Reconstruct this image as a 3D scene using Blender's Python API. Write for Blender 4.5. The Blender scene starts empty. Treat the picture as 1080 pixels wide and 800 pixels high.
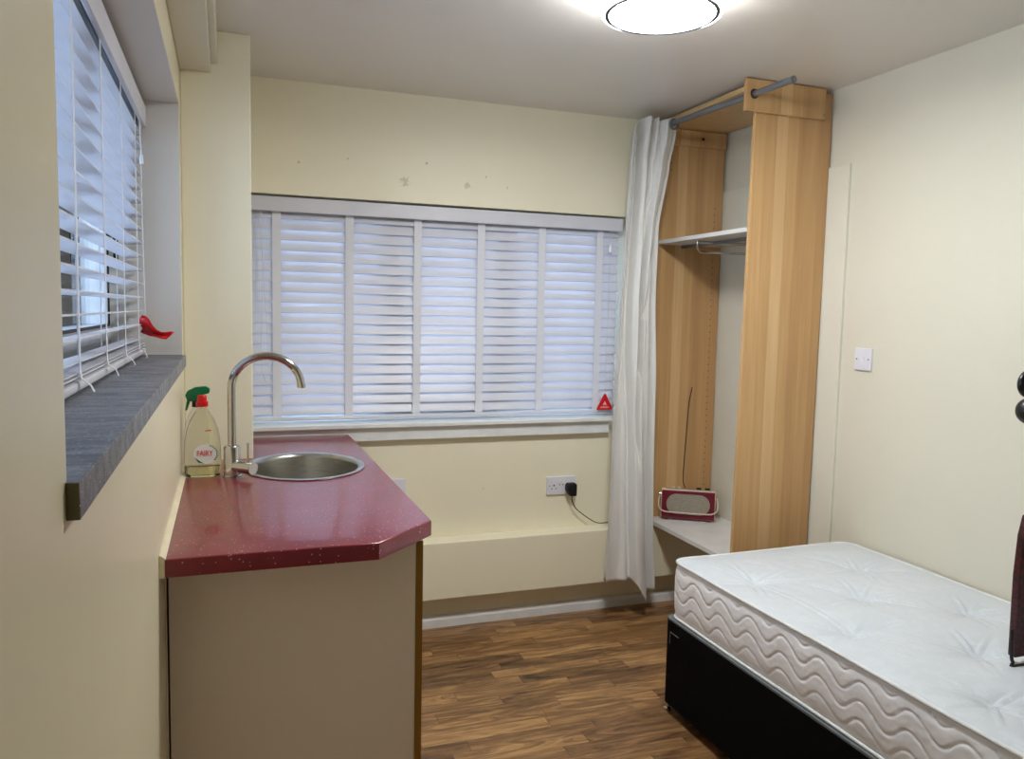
import bpy, bmesh, math, random
from mathutils import Vector, Matrix, noise
random.seed(7)
S = bpy.context.scene
C = S.collection
PI = math.pi

# ------------------------------------------------------------------ camera
CX, CY, F = 540.0, 400.0, 837.0
H = 1.437
def _d(p): return Vector((p[0]-CX, -(p[1]-CY), -F))
_Y = _d((240, 322)).normalized()
_X = _d((2880, 376)); _X = (_X - _X.dot(_Y)*_Y).normalized()
_Z = _X.cross(_Y)
cam_d = bpy.data.cameras.new('camera'); cam = bpy.data.objects.new('camera', cam_d); C.objects.link(cam)
cam_d.sensor_width = 36; cam_d.lens = F/1080*36; cam_d.clip_start = 0.02
M = Matrix((_X, _Y, _Z)).to_4x4(); M.translation = (0, 0, H)
cam.matrix_world = M
S.camera = cam

# ------------------------------------------------------------------ exposure, sky
S.view_settings.view_transform = 'Standard'; S.view_settings.look = 'None'
S.view_settings.exposure = 0.24; S.view_settings.gamma = 1.0
S.view_settings.use_curve_mapping = False
W = bpy.data.worlds.new('sky'); S.world = W; W.use_nodes = True
bg = W.node_tree.nodes['Background']
bg.inputs[0].default_value = (0.60, 0.77, 1.0, 1); bg.inputs[1].default_value = 5.2
LAMP = 98.0

# ------------------------------------------------------------------ dimensions
XL, XR = -0.142, 2.32
YB, YF = 3.428, -1.4
ZC = 2.352

# ------------------------------------------------------------------ materials
def srgb(r, g, b):
    def f(c):
        c /= 255.0
        return c/12.92 if c <= 0.04045 else ((c+0.055)/1.055)**2.4
    return (f(r), f(g), f(b), 1)
class NT:
    def __init__(s, name):
        s.m = bpy.data.materials.new(name); s.m.use_nodes = True
        s.t = s.m.node_tree; s.b = s.t.nodes['Principled BSDF']
        s.out = s.t.nodes['Material Output']
    def n(s, ty, **kw):
        nd = s.t.nodes.new(ty)
        for k, v in kw.items(): setattr(nd, k, v)
        return nd
    def l(s, a, b): s.t.links.new(a, b)
    def coord(s, scale=(1,1,1), loc=(0,0,0), rot=(0,0,0)):
        tc = s.n('ShaderNodeTexCoord'); mp = s.n('ShaderNodeMapping')
        s.l(tc.outputs['Object'], mp.inputs[0])
        mp.inputs['Scale'].default_value = scale; mp.inputs['Location'].default_value = loc
        mp.inputs['Rotation'].default_value = rot
        return mp.outputs[0]
    def noise(s, co, scale=5, detail=3, rough=.5):
        nd = s.n('ShaderNodeTexNoise'); s.l(co, nd.inputs['Vector'])
        nd.inputs['Scale'].default_value = scale; nd.inputs['Detail'].default_value = detail
        nd.inputs['Roughness'].default_value = rough
        return nd.outputs['Fac']
    def ramp(s, fac, stops):
        nd = s.n('ShaderNodeValToRGB'); s.l(fac, nd.inputs[0])
        e = nd.color_ramp.elements
        while len(e) < len(stops): e.new(.5)
        for k, (p, c) in enumerate(stops):
            e[k].position = p; e[k].color = c
        return nd.outputs[0]
    def mix(s, fac, a, b, mode='MIX'):
        nd = s.n('ShaderNodeMix', data_type='RGBA', blend_type=mode)
        for i, v in ((0, fac), (6, a), (7, b)):
            if hasattr(v, 'links') or hasattr(v, 'is_linked'): s.l(v, nd.inputs[i])
            else: nd.inputs[i].default_value = v
        return nd.outputs[2]
    def math(s, op, a, b=0.0):
        nd = s.n('ShaderNodeMath', operation=op)
        for i, v in ((0, a), (1, b)):
            if hasattr(v, 'is_linked'): s.l(v, nd.inputs[i])
            else: nd.inputs[i].default_value = v
        return nd.outputs[0]
    def bump(s, h, strength=.1, dist=.01):
        nd = s.n('ShaderNodeBump'); s.l(h, nd.inputs['Height'])
        nd.inputs['Strength'].default_value = strength; nd.inputs['Distance'].default_value = dist
        s.l(nd.outputs[0], s.b.inputs['Normal'])
    def base(s, c):
        if hasattr(c, 'is_linked'): s.l(c, s.b.inputs['Base Color'])
        else: s.b.inputs['Base Color'].default_value = c
    def set(s, **kw):
        for k, v in kw.items(): s.b.inputs[k.replace('_', ' ')].default_value = v
        return s

def simple(name, col, rough=.5, metal=0, bump=None, var=0.04, vscale=12):
    m = NT(name); m.set(Roughness=rough, Metallic=metal)
    co = m.coord()
    nf = m.noise(co, vscale, 3)
    dark = tuple(c*(1-var*2) for c in col[:3])+(1,)
    lite = tuple(min(1, c*(1+var)) for c in col[:3])+(1,)
    m.base(m.ramp(nf, [(0.3, dark), (0.7, lite)]))
    if bump: m.bump(m.noise(co, bump[0], 4), bump[1], .01)
    return m.m

def paint(name, col, rough=.45, marks=False, streak=False):
    m = NT(name); m.set(Roughness=rough)
    co = m.coord()
    big = m.noise(co, 1.7, 4, .6)
    dark = tuple(c*.955 for c in col[:3])+(1,)
    base = m.ramp(big, [(.3, dark), (.7, col)])
    if marks:   # old screw holes and filler patches above the window
        for (x, z, r, st) in ((.723, 1.984, .022, .38), (1.003, 1.985, .016, .36), (.818, 2.068, .006, .6), (1.09, 2.03, .005, .5), (.28, 2.03, .006, .5), (.48, 2.06, .005, .4), (1.19, 1.99, .006, .4), (1.42,.255,.006,.4), (1.1,.62,.006,.2)):
            tc = m.n('ShaderNodeTexCoord'); sub = m.n('ShaderNodeVectorMath', operation='SUBTRACT')
            m.l(tc.outputs['Object'], sub.inputs[0]); sub.inputs[1].default_value = (x, YB, z)
            ln = m.n('ShaderNodeVectorMath', operation='LENGTH'); m.l(sub.outputs[0], ln.inputs[0])
            d = m.math('ADD', ln.outputs['Value'], m.math('MULTIPLY', m.math('SUBTRACT', m.noise(co, 75, 5, .8), .5), r*4.5))
            fac = m.math('MULTIPLY', m.math('LESS_THAN', d, r*.8), st)
            base = m.mix(fac, base, srgb(150, 142, 112))
    m.base(base)
    h = m.noise(m.coord((1, 1, 1)), 240, 2)
    if streak:
        m.bump(m.noise(m.coord((5, 5, .7)), 1.6, 1, .4), .12, .02)
    else:
        h2 = m.noise(m.coord((1, 1, 1)), 9, 4, .6)
        m.bump(m.math('ADD', m.math('MULTIPLY', h, .2), h2), .12, .012)
    return m.m

CREAM = srgb(244, 237, 210)
M_wall = paint('cream_wall_paint', CREAM, .5, marks=True)
M_wallL = paint('cream_satin_wall_paint', srgb(233, 224, 192), .34, streak=True)
M_wallR = paint('pale_cream_wall_paint', srgb(224, 219, 200), .5)
M_reveal = paint('white_reveal_paint', srgb(224, 220, 212), .5)
M_ceil = paint('ceiling_paint', srgb(228, 223, 216), .35)
M_whitewood = simple('white_gloss_paint', srgb(232, 234, 232), .3, bump=(40, .02))
M_upvc = simple('white_plastic', srgb(236, 238, 240), .25)
M_black = simple('black_rubber', srgb(14, 14, 15), .5)
M_blackw = simple('black_wrought_iron', srgb(10, 10, 11), .35)
M_chrome = simple('chrome', srgb(205, 203, 200), .10, 1.0, var=.01)
M_steel = NT('brushed_steel'); M_steel.set(Roughness=.3, Metallic=1.0)
_n = M_steel.noise(M_steel.coord((3, 3, 60)), 8, 3); M_steel.base(M_steel.ramp(_n, [(.3, srgb(170, 168, 160)), (.7, srgb(200, 198, 190))])); M_steel = M_steel.m
M_grey_tube = simple('grey_painted_steel', srgb(128, 131, 136), .38, .5)
M_plate = simple('white_switch_plastic', srgb(226, 224, 232), .3, var=.01)
M_red = simple('red_plastic', srgb(214, 10, 18), .3, var=.05)
M_cord = simple('white_cord', srgb(225, 228, 232), .6)

def slat_mat():
    m = NT('white_blind_slat'); m.set(Roughness=.38)
    co = m.coord(); m.base(m.ramp(m.noise(co, 6, 2), [(.3, srgb(220, 220, 227)), (.7, srgb(229, 229, 235))]))
    m.bump(m.noise(m.coord((1, 1, 1)), 60, 2), .03, .005)
    tr = m.n('ShaderNodeBsdfTranslucent'); tr.inputs[0].default_value = srgb(225, 230, 245)
    mx = m.n('ShaderNodeMixShader'); mx.inputs[0].default_value = .11
    m.l(m.b.outputs[0], mx.inputs[1]); m.l(tr.outputs[0], mx.inputs[2]); m.l(mx.outputs[0], m.out.inputs[0])
    return m.m
M_slat = slat_mat()
def tape_mat():
    m = NT('woven_tape'); m.set(Roughness=.8)
    co = m.coord((1, 1, 1))
    m.base(m.ramp(m.noise(co, 300, 2), [(.3, srgb(228, 230, 237)), (.7, srgb(238, 240, 246))]))
    tr = m.n('ShaderNodeBsdfTranslucent'); tr.inputs[0].default_value = srgb(228, 232, 245)
    mx = m.n('ShaderNodeMixShader'); mx.inputs[0].default_value = .08
    m.l(m.b.outputs[0], mx.inputs[1]); m.l(tr.outputs[0], mx.inputs[2]); m.l(mx.outputs[0], m.out.inputs[0])
    return m.m
M_tape = tape_mat()

def glass_mat(name, tint=(1, 1, 1, 1)):
    m = NT(name)
    t = m.n('ShaderNodeBsdfTransparent'); t.inputs[0].default_value = tint
    g = m.n('ShaderNodeBsdfGlossy'); g.inputs['Roughness'].default_value = .02
    fr = m.n('ShaderNodeFresnel'); fr.inputs[0].default_value = 1.45
    mx = m.n('ShaderNodeMixShader'); m.l(fr.outputs[0], mx.inputs[0]); m.l(t.outputs[0], mx.inputs[1]); m.l(g.outputs[0], mx.inputs[2])
    m.l(mx.outputs[0], m.out.inputs[0]); return m.m
M_glass = glass_mat('window_glass', (.93, .97, 1, 1))

def maple(name, strip='x', light=1.0):
    """strips of maple laminate; strip = axis across the strips, grain runs along the next axis"""
    m = NT(name); m.set(Roughness=.38)
    tc = m.n('ShaderNodeTexCoord'); sp = m.n('ShaderNodeSeparateXYZ'); m.l(tc.outputs['Object'], sp.inputs[0])
    a = sp.outputs[{'x': 0, 'y': 1, 'z': 2}[strip]]
    wob = m.noise(m.coord((1, 1, .6)), 2.0, 2)
    idx = m.math('FLOOR', m.math('MULTIPLY', a, 19.0))
    wn = m.n('ShaderNodeTexWhiteNoise', noise_dimensions='1D'); m.l(m.math('ADD', idx, 37.3), wn.inputs['W'])
    sc = {'x': (55, 3, 1.6), 'y': (3, 55, 1.6), 'z': (2, 2, 55)}[strip]
    g = m.noise(m.coord(sc), 1.6, 5, .62)
    f = m.math('ADD', m.math('MULTIPLY', wn.outputs['Value'], .40), m.math('ADD', m.math('MULTIPLY', g, .42), m.math('MULTIPLY', m.noise(m.coord({'x': (14, 3, 1.1), 'y': (3, 14, 1.1), 'z': (2, 2, 14)}[strip]), 1.3, 3), .36)))
    m.base(m.ramp(f, [(.2, srgb(178, 134, 86)), (.55, srgb(203, 162, 110)), (.9, srgb(221, 187, 138))]))
    m.bump(g, .04, .004)
    return m.m
M_maple = maple('maple_laminate', 'x'); M_maple_h = maple('maple_laminate_horizontal', 'x')
M_mapleedge = simple('maple_edging', srgb(214, 178, 126), .4, var=.04, vscale=30)
M_ochre = simple('ochre_door_edging', srgb(150, 108, 32), .45)
M_cab = paint('cabinet_cream_laminate', srgb(246, 234, 220), .38)

def floor_mat():
    m = NT('walnut_laminate_planks'); m.set(Roughness=.36)
    tc = m.n('ShaderNodeTexCoord'); sp = m.n('ShaderNodeSeparateXYZ'); m.l(tc.outputs['Object'], sp.inputs[0])
    row = m.math('FLOOR', m.math('DIVIDE', sp.outputs[1], .066))
    wr = m.n('ShaderNodeTexWhiteNoise', noise_dimensions='1D'); m.l(row, wr.inputs['W'])
    xs = m.math('ADD', sp.outputs[0], m.math('MULTIPLY', wr.outputs['Value'], 3.0))
    xi = m.math('DIVIDE', xs, .46); col = m.math('FLOOR', xi)
    cb = m.n('ShaderNodeCombineXYZ'); m.l(col, cb.inputs[0]); m.l(row, cb.inputs[1])
    wp = m.n('ShaderNodeTexWhiteNoise', noise_dimensions='2D'); m.l(cb.outputs[0], wp.inputs['Vector'])
    # grain, different in each strip
    off = m.math('MULTIPLY', wp.outputs['Value'], 40)
    cg = m.n('ShaderNodeCombineXYZ')
    m.l(m.math('ADD', m.math('MULTIPLY', sp.outputs[0], 2.2), off), cg.inputs[0])
    m.l(m.math('ADD', m.math('MULTIPLY', sp.outputs[1], 15), off), cg.inputs[1])
    g = m.n('ShaderNodeTexNoise'); m.l(cg.outputs[0], g.inputs['Vector']); g.inputs['Scale'].default_value = 1.1
    g.inputs['Detail'].default_value = 6; g.inputs['Roughness'].default_value = .65; g.inputs['Distortion'].default_value = 2.2
    f = m.math('ADD', m.math('MULTIPLY', wp.outputs['Value'], .30), m.math('SUBTRACT', m.math('MULTIPLY', g.outputs['Fac'], 1.25), .22))
    base = m.ramp(f, [(.22, srgb(62, 42, 27)), (.42, srgb(108, 77, 48)), (.60, srgb(142, 105, 66)), (.86, srgb(190, 147, 95))])
    fy = m.math('FRACT', m.math('DIVIDE', sp.outputs[1], .066)); fx = m.math('FRACT', xi)
    seam = m.math('MAXIMUM', m.math('LESS_THAN', fy, .03), m.math('LESS_THAN', fx, .006))
    m.base(m.mix(m.math('MULTIPLY', seam, .45), base, srgb(50, 30, 18)))
    m.bump(g.outputs['Fac'], .05, .004)
    return m.m
M_floor = floor_mat()

def speck(name, c0, c1, sp_col, rough, scale, thr, streak=(1, 1, 1), coat=0):
    m = NT(name); m.set(Roughness=rough)
    if coat: m.set(Coat_Weight=coat, Coat_Roughness=.06)
    co = m.coord(streak)
    base = m.ramp(m.noise(co, 9, 5, .7), [(.35, c0), (.65, c1)])
    v = m.n('ShaderNodeTexVoronoi'); m.l(co, v.inputs['Vector']); v.inputs['Scale'].default_value = scale
    wn = m.n('ShaderNodeTexWhiteNoise', noise_dimensions='3D'); m.l(v.outputs['Position'], wn.inputs['Vector'])
    fac = m.math('MULTIPLY', m.math('LESS_THAN', v.outputs['Distance'], .22), m.math('GREATER_THAN', wn.outputs['Value'], thr))
    m.base(m.mix(fac, base, sp_col)); return m.m
M_top = speck('maroon_sparkle_worktop', srgb(120, 26, 40), srgb(136, 34, 50), srgb(225, 170, 175), .28, 150, .80, coat=.4)
M_sill = speck('dark_granite_laminate', srgb(66, 68, 74), srgb(138, 141, 146), srgb(204, 206, 208), .42, 90, .5, (1.2, 3.4, 2.5))

def fabric(name, col, rough=.85, scale=350, strength=.2, sheen=.3):
    m = NT(name); m.set(Roughness=rough); m.set(Sheen_Weight=sheen)
    co = m.coord()
    m.base(m.ramp(m.noise(co, 5, 4), [(.3, tuple(c*.94 for c in col[:3])+(1,)), (.7, col)]))
    cr = m.noise(m.coord((1, 1, .5)), 22, 5, .65)
    m.bump(cr, strength, .01)
    return m.m
M_curtain = fabric('white_cotton', srgb(232, 231, 226), .85, 300, .10)
def damask():
    m = NT('white_damask_ticking'); m.set(Roughness=.42); m.set(Sheen_Weight=.3)
    co = m.coord()
    v = m.n('ShaderNodeTexVoronoi', feature='F1'); m.l(co, v.inputs['Vector']); v.inputs['Scale'].default_value = 40
    st = m.n('ShaderNodeTexWave', bands_direction='X'); m.l(co, st.inputs[0]); st.inputs['Scale'].default_value = 22; st.inputs['Distortion'].default_value = 1.0
    patch = m.math('GREATER_THAN', m.noise(co, 26, 1), .52)
    pat = m.math('MULTIPLY', patch, st.outputs['Fac'])
    m.base(m.ramp(pat, [(0, srgb(208, 215, 220)), (1, srgb(222, 229, 234))]))
    m.l(m.ramp(pat, [(0, (.42,)*3+(1,)), (1, (.25,)*3+(1,))]), m.b.inputs['Roughness'])
    m.bump(m.math('ADD', m.math('MULTIPLY', pat, .3), m.noise(co, 30, 3)), .12, .006)
    return m.m
M_damask = damask()
M_border = fabric('mattress_border_fabric', srgb(244, 243, 246), .6, 200, .05)
M_piping = simple('white_piping', srgb(228, 230, 228), .5, bump=(300, .3))
M_divan = simple('black_divan_fabric', srgb(5, 5, 6), .9, bump=(400, .2)); M_divan.node_tree.nodes['Principled BSDF'].inputs['Specular IOR Level'].default_value = .12
M_divtop = simple('grey_divan_ticking', srgb(104, 112, 116), .8, bump=(300, .3))

# ------------------------------------------------------------------ mesh helpers
def box(bm, x0, x1, y0, y1, z0, z1, bev=0, seg=2):
    b = bmesh.new()
    bmesh.ops.create_cube(b, size=1)
    for v in b.verts:
        v.co = Vector((x0+(v.co.x+.5)*(x1-x0), y0+(v.co.y+.5)*(y1-y0), z0+(v.co.z+.5)*(z1-z0)))
    if bev: bmesh.ops.bevel(b, geom=b.edges[:], offset=bev, segments=seg, profile=.6, affect='EDGES')
    merge(bm, b)
def merge(bm, b, mat=None):
    if mat is not None: bmesh.ops.transform(b, matrix=mat, verts=b.verts)
    me = bpy.data.meshes.new('tmp'); b.to_mesh(me); b.free(); bm.from_mesh(me); bpy.data.meshes.remove(me)
def prism(bm, pts, z0, z1, bev=0, axis='z', seg=2):
    b = bmesh.new()
    def P(p, h):
        return {'z': (p[0], p[1], h), 'y': (p[0], h, p[1]), 'x': (h, p[0], p[1])}[axis]
    lo = [b.verts.new(P(p, z0)) for p in pts]; hi = [b.verts.new(P(p, z1)) for p in pts]
    b.faces.new(lo[::-1]); b.faces.new(hi)
    for i in range(len(pts)):
        j = (i+1) % len(pts); b.faces.new((lo[i], lo[j], hi[j], hi[i]))
    bmesh.ops.recalc_face_normals(b, faces=b.faces)
    if bev: bmesh.ops.bevel(b, geom=b.edges[:], offset=bev, segments=seg, profile=.6, affect='EDGES')
    merge(bm, b)
def smooth_path(pts, k=6):
    P = [Vector(p) for p in pts]
    if len(P) < 3: return P
    out = []
    for i in range(len(P)-1):
        p0 = P[i-1] if i else P[0]*2-P[1]; p1, p2 = P[i], P[i+1]
        p3 = P[i+2] if i+2 < len(P) else P[-1]*2-P[-2]
        for j in range(k):
            t = j/k
            out.append(.5*((2*p1)+(p2-p0)*t+(2*p0-5*p1+4*p2-p3)*t*t+(3*p1-p0-3*p2+p3)*t**3))
    out.append(P[-1]); return out
def tube(bm, pts, r, seg=12, caps=True, smooth=0, closed=False):
    P = smooth_path(pts, smooth) if smooth else [Vector(p) for p in pts]
    n = len(P); rings = []
    up = None
    for i in range(n):
        if closed: t = (P[(i+1) % n]-P[i-1])
        else: t = P[min(i+1, n-1)]-P[max(i-1, 0)]
        t.normalize()
        if up is None:
            up = Vector((0, 0, 1)) if abs(t.z) < .9 else Vector((1, 0, 0))
        up = (up - up.dot(t)*t).normalized(); s = t.cross(up)
        rr = r[i] if isinstance(r, (list, tuple)) else r
        rings.append([bm.verts.new(P[i]+rr*(math.cos(a)*up+math.sin(a)*s)) for a in (2*PI*k/seg for k in range(seg))])
    for i in range(n if closed else n-1):
        A, B = rings[i], rings[(i+1) % n]
        for k in range(seg):
            j = (k+1) % seg; bm.faces.new((A[k], A[j], B[j], B[k]))
    if caps and not closed:
        bm.faces.new(rings[0][::-1]); bm.faces.new(rings[-1])
def lathe(bm, prof, cx, cy, cz=0, seg=40, sx=1, sy=1, cap=True):
    rings = []
    for r, z in prof:
        if r < 1e-6: rings.append([bm.verts.new((cx, cy, cz+z))])
        else: rings.append([bm.verts.new((cx+r*sx*math.cos(2*PI*k/seg), cy+r*sy*math.sin(2*PI*k/seg), cz+z)) for k in range(seg)])
    for A, B in zip(rings, rings[1:]):
        for k in range(seg):
            j = (k+1) % seg
            if len(A) == 1 and len(B) == 1: continue
            if len(A) == 1: bm.faces.new((A[0], B[j], B[k]))
            elif len(B) == 1: bm.faces.new((A[k], A[j], B[0]))
            else: bm.faces.new((A[k], A[j], B[j], B[k]))
def torus(bm, c, R, r, axis='y', seg=32, s2=10):
    pts = []
    for k in range(seg):
        a = 2*PI*k/seg; u, v = R*math.cos(a), R*math.sin(a)
        pts.append({'y': (c[0]+u, c[1], c[2]+v), 'x': (c[0], c[1]+u, c[2]+v), 'z': (c[0]+u, c[1]+v, c[2])}[axis])
    tube(bm, pts, r, s2, closed=True)
def cyl(bm, c, r, h, axis='z', seg=24, bev=0):
    b = bmesh.new(); bmesh.ops.create_cone(b, cap_ends=True, segments=seg, radius1=r, radius2=r, depth=h)
    if bev: bmesh.ops.bevel(b, geom=[e for e in b.edges if abs(e.verts[0].co.z-e.verts[1].co.z) < 1e-6], offset=bev, segments=2, affect='EDGES')
    R = {'z': Matrix(), 'x': Matrix.Rotation(PI/2, 4, 'Y'), 'y': Matrix.Rotation(PI/2, 4, 'X')}[axis]
    merge(bm, b, Matrix.Translation(Vector(c)) @ R)
BM = bmesh.new
def root_loc(o):
    v = Vector((0, 0, 0))
    while o: v += o.location; o = o.parent
    return v
def obj(name, bm, mat, parent=None, smooth=None, label=None, origin=None, local=False):
    """links bm as one mesh object. Coordinates are world coordinates unless local=True"""
    me = bpy.data.meshes.new(name)
    bmesh.ops.recalc_face_normals(bm, faces=bm.faces)
    off = Vector((0, 0, 0))
    if not local:
        if parent: off = root_loc(parent)
        elif origin: off = Vector(origin)
        for v in bm.verts: v.co -= off
    bm.to_mesh(me); bm.free()
    o = bpy.data.objects.new(name, me); C.objects.link(o)
    if parent: o.parent = parent
    elif origin: o.location = off
    for mt in (mat if isinstance(mat, (list, tuple)) else [mat]): me.materials.append(mt)
    if smooth is not None:
        for p in me.polygons: p.use_smooth = True
        if smooth < 180:
            me.set_sharp_from_angle(angle=math.radians(smooth))
    if label: o['label'] = label
    return o
def thing(name, label, cat, loc=(0, 0, 0), rotz=0, group=None):
    o = bpy.data.objects.new(name, None); C.objects.link(o); o.empty_display_size = .05
    o.location = loc; o.rotation_euler = (0, 0, rotz); o['label'] = label; o['category'] = cat
    if group: o['group'] = group
    return o
def tag(o, label, cat, group=None):
    o['label'] = label; o['category'] = cat
    if group: o['group'] = group
    return o
def struct(name, bm, mat, label=None, smooth=None):
    o = obj(name, bm, mat, smooth=smooth); o['kind'] = 'structure'
    if label: o['label'] = label
    return o
def thick(o, th):
    m = o.modifiers.new('thickness', 'SOLIDIFY'); m.thickness = th; m.offset = 0; return o
def text_bm(body, size, extrude=.0003):
    cu = bpy.data.curves.new('t', 'FONT'); cu.body = body; cu.size = size; cu.extrude = extrude
    cu.align_x = 'CENTER'; cu.align_y = 'CENTER'
    o = bpy.data.objects.new('t', cu); C.objects.link(o)
    bpy.context.view_layer.update()
    me = bpy.data.meshes.new_from_object(o.evaluated_get(bpy.context.evaluated_depsgraph_get()))
    b = BM(); b.from_mesh(me); bpy.data.objects.remove(o); bpy.data.meshes.remove(me)
    return b

# ------------------------------------------------------------------ the room
T = .30           # wall thickness
OY0, OY1, OZ0, OZ1 = .82, 2.835, 1.236, 2.084      # left window opening
b = BM()
box(b, XL-T, XL, YF-T, OY0, 0, ZC); box(b, XL-T, XL, OY1, YB+T, 0, ZC)
box(b, XL-T, XL, OY0, OY1, 0, OZ0); box(b, XL-T, XL, OY0, OY1, OZ1, ZC)
struct('wall_left', b, M_wallL, 'cream satin left wall with a deep window recess')
BX0, BX1, BZ0, BZ1 = .07, 1.80, .93, 1.896      # back window opening
b = BM()
box(b, XL, BX0, YB, YB+T, 0, ZC); box(b, BX1, XR+T, YB, YB+T, 0, ZC)
box(b, BX0, BX1, YB, YB+T, 0, BZ0); box(b, BX0, BX1, YB, YB+T, BZ1, ZC)
struct('wall_back', b, M_wall, 'cream back wall with a wide window')
b = BM(); box(b, XR, XR+T, YF-T, YB, 0, ZC); struct('wall_right', b, M_wallR, 'plain pale cream right wall')
b = BM(); box(b, XL, XR, YF-T, YF, 0, ZC); struct('wall_front', b, M_wallR, 'cream wall behind the viewpoint')
b = BM(); box(b, XL-T, XR+T, YF-T, YB+T, -.1, 0); struct('floor', b, M_floor, 'brown walnut effect laminate floor in narrow staggered strips')
b = BM(); box(b, XL-T, XR+T, YF-T, YB+T, ZC, ZC+.1); struct('ceiling', b, M_ceil, 'smooth off white ceiling')
b = BM(); box(b, XL, .081, 2.925, YB, 0, ZC, .004); struct('wall_pier', b, M_wall, 'narrow cream pier in the far left corner beside the window')
b = BM(); box(b, XL, -.045, YF, 2.925, 2.213, ZC, .003); struct('ceiling_beam', b, M_wallR, 'cream boxed beam under the ceiling along the left wall')
b = BM(); box(b, -.045, -.025, YF, 2.925, 2.243, ZC, .003); struct('trim_1', b, M_wallR, 'slim cream trunking beside the boxed beam')
# boxed ledge low on the back wall, ragged lower paint edge
b = BM(); box(b, XL, XR, 3.329, YB, .154, .412, .006, 3); struct('wall_ledge', b, M_wall, 'cream boxed ledge low along the back wall')
b = BM(); prism(b, [(YB, 0), (YB-.034, 0), (YB-.034, .036), (YB-.028, .045), (YB-.020, .048), (YB, .048)], XL, XR, 0, 'x')
struct('baseboard_back', b, M_whitewood, 'low white skirting under the ledge')
b = BM(); box(b, 2.309, XR, 2.553, YB, 0, 2.043, .002); struct('wall_panel', b, paint('white_board_paint', srgb(228, 225, 208), .4), 'thin cream board on the right wall behind the wardrobe')

# recess linings of the left window
b = BM()
box(b, XL-T+.05, XL-.0005, OY1-.003, OY1, OZ0, OZ1); box(b, XL-T+.05, XL-.0005, OY0, OY0+.003, OZ0, OZ1)
box(b, XL-T+.05, XL-.0005, OY0, OY1, OZ1-.003, OZ1)
struct('trim_2', b, M_reveal, 'white painted lining of the left window recess')

def window(name, label, axis, a0, a1, z0, z1, d0, d1, mull, opener):
    """axis 'y': frame in the left wall; axis 'x': frame in the back wall. d0..d1 depth range"""
    r = bpy.data.objects.new(name, None); C.objects.link(r); r['kind'] = 'structure'; r['label'] = label
    def B(bm, p0, p1, q0, q1, e0, e1, bev=.004):
        if axis == 'y': box(bm, q0, q1, p0, p1, e0, e1, bev)
        else: box(bm, p0, p1, q0, q1, e0, e1, bev)
    f = BM(); w = .055
    B(f, a0, a1, d0, d1, z0, z0+w); B(f, a0, a1, d0, d1, z1-w, z1)
    B(f, a0, a0+w, d0, d1, z0+w, z1-w); B(f, a1-w, a1, d0, d1, z0+w, z1-w)
    for m_ in mull: B(f, m_-.035, m_+.035, d0, d1, z0+w, z1-w)
    obj('window_frame', f, M_upvc, r)
    g = BM(); dm = (d0+d1)/2; B(g, a0+w-.01, a1-w+.01, dm-.006, dm+.006, z0+w-.01, z1-w+.01, 0)
    obj('glass', g, M_glass, r)
    for (p0, p1) in opener:
        s = BM(); ww = .05; q0, q1 = d0-.0, d1+.014
        if axis == 'x': q0, q1 = d0-.014, d1
        B(s, p0, p1, q0, q1, z0+.05, z0+.05+ww, .006); B(s, p0, p1, q0, q1, z1-.05-ww, z1-.05, .006)
        B(s, p0, p0+ww, q0, q1, z0+.05+ww, z1-.05-ww, .006); B(s, p1-ww, p1, q0, q1, z0+.05+ww, z1-.05-ww, .006)
        so = obj('casement', s, M_upvc, r)
        k = BM(); g0 = q1-.001 if axis == 'y' else q0-.004; g1 = g0+.005
        e = ww-.004
        B(k, p0+e, p1-e, g0, g1, z0+.05+e, z0+.05+e+.008, 0); B(k, p0+e, p1-e, g0, g1, z1-.05-e-.008, z1-.05-e, 0)
        B(k, p0+e, p0+e+.008, g0, g1, z0+.05+e, z1-.05-e, 0); B(k, p1-e-.008, p1-e, g0, g1, z0+.05+e, z1-.05-e, 0)
        obj('gasket', k, M_black, so)
        h = BM(); hz = (z0+z1)/2
        B(h, p1-ww+.012, p1-.012, g1-.002, g1+.012, hz-.035, hz+.035, .004)
        B(h, p1-ww+.016, p1-.016, g1+.01, g1+.024, hz-.12, hz+.01, .005)
        obj('handle', h, M_black, so)
    return r
window('window_1', 'white framed window behind the left blind', 'y', OY0, OY1, OZ0+.034, OZ1-.003, -.42, -.36, [1.83], [(1.86, 2.78)])
window('window_2', 'white framed window behind the back blind', 'x', BX0, BX1, BZ0+.02, BZ1, 3.56, 3.62, [.66, 1.24], [(.69, 1.21)])
# dark stone effect sill, raw cut end
b = BM(); prism(b, [(-.43, OY0), (XL, OY0), (XL, OY0-.008), (XL+.012, OY0-.008), (XL+.012, 2.812), (XL, 2.812), (XL, OY1), (-.43, OY1)], 1.236, 1.272, .0015)
s_ = struct('window_sill', b, M_sill, 'dark speckled stone effect sill of the left window, square ended')
b = BM(); box(b, XL+.0005, XL+.0115, OY0-.0088, OY0-.008, 1.237, 1.271); e_ = obj('cut_end', b, simple('olive_cut_edge', srgb(104, 98, 66), .7), s_, label='olive raw cut end of the sill')
b = BM(); prism(b, [(.0815, 3.374), (1.725, 3.374), (1.72, YB), (BX1, YB), (BX1, 3.56), (BX0, 3.56), (BX0, YB), (.0815, YB)], .925, .943, .004, 'z', 3)
box(b, .0815, 1.72, 3.397, YB, .867, .925, .002); struct('trim_3', b, M_whitewood, 'white painted wooden sill board with apron below the back blind')

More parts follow.
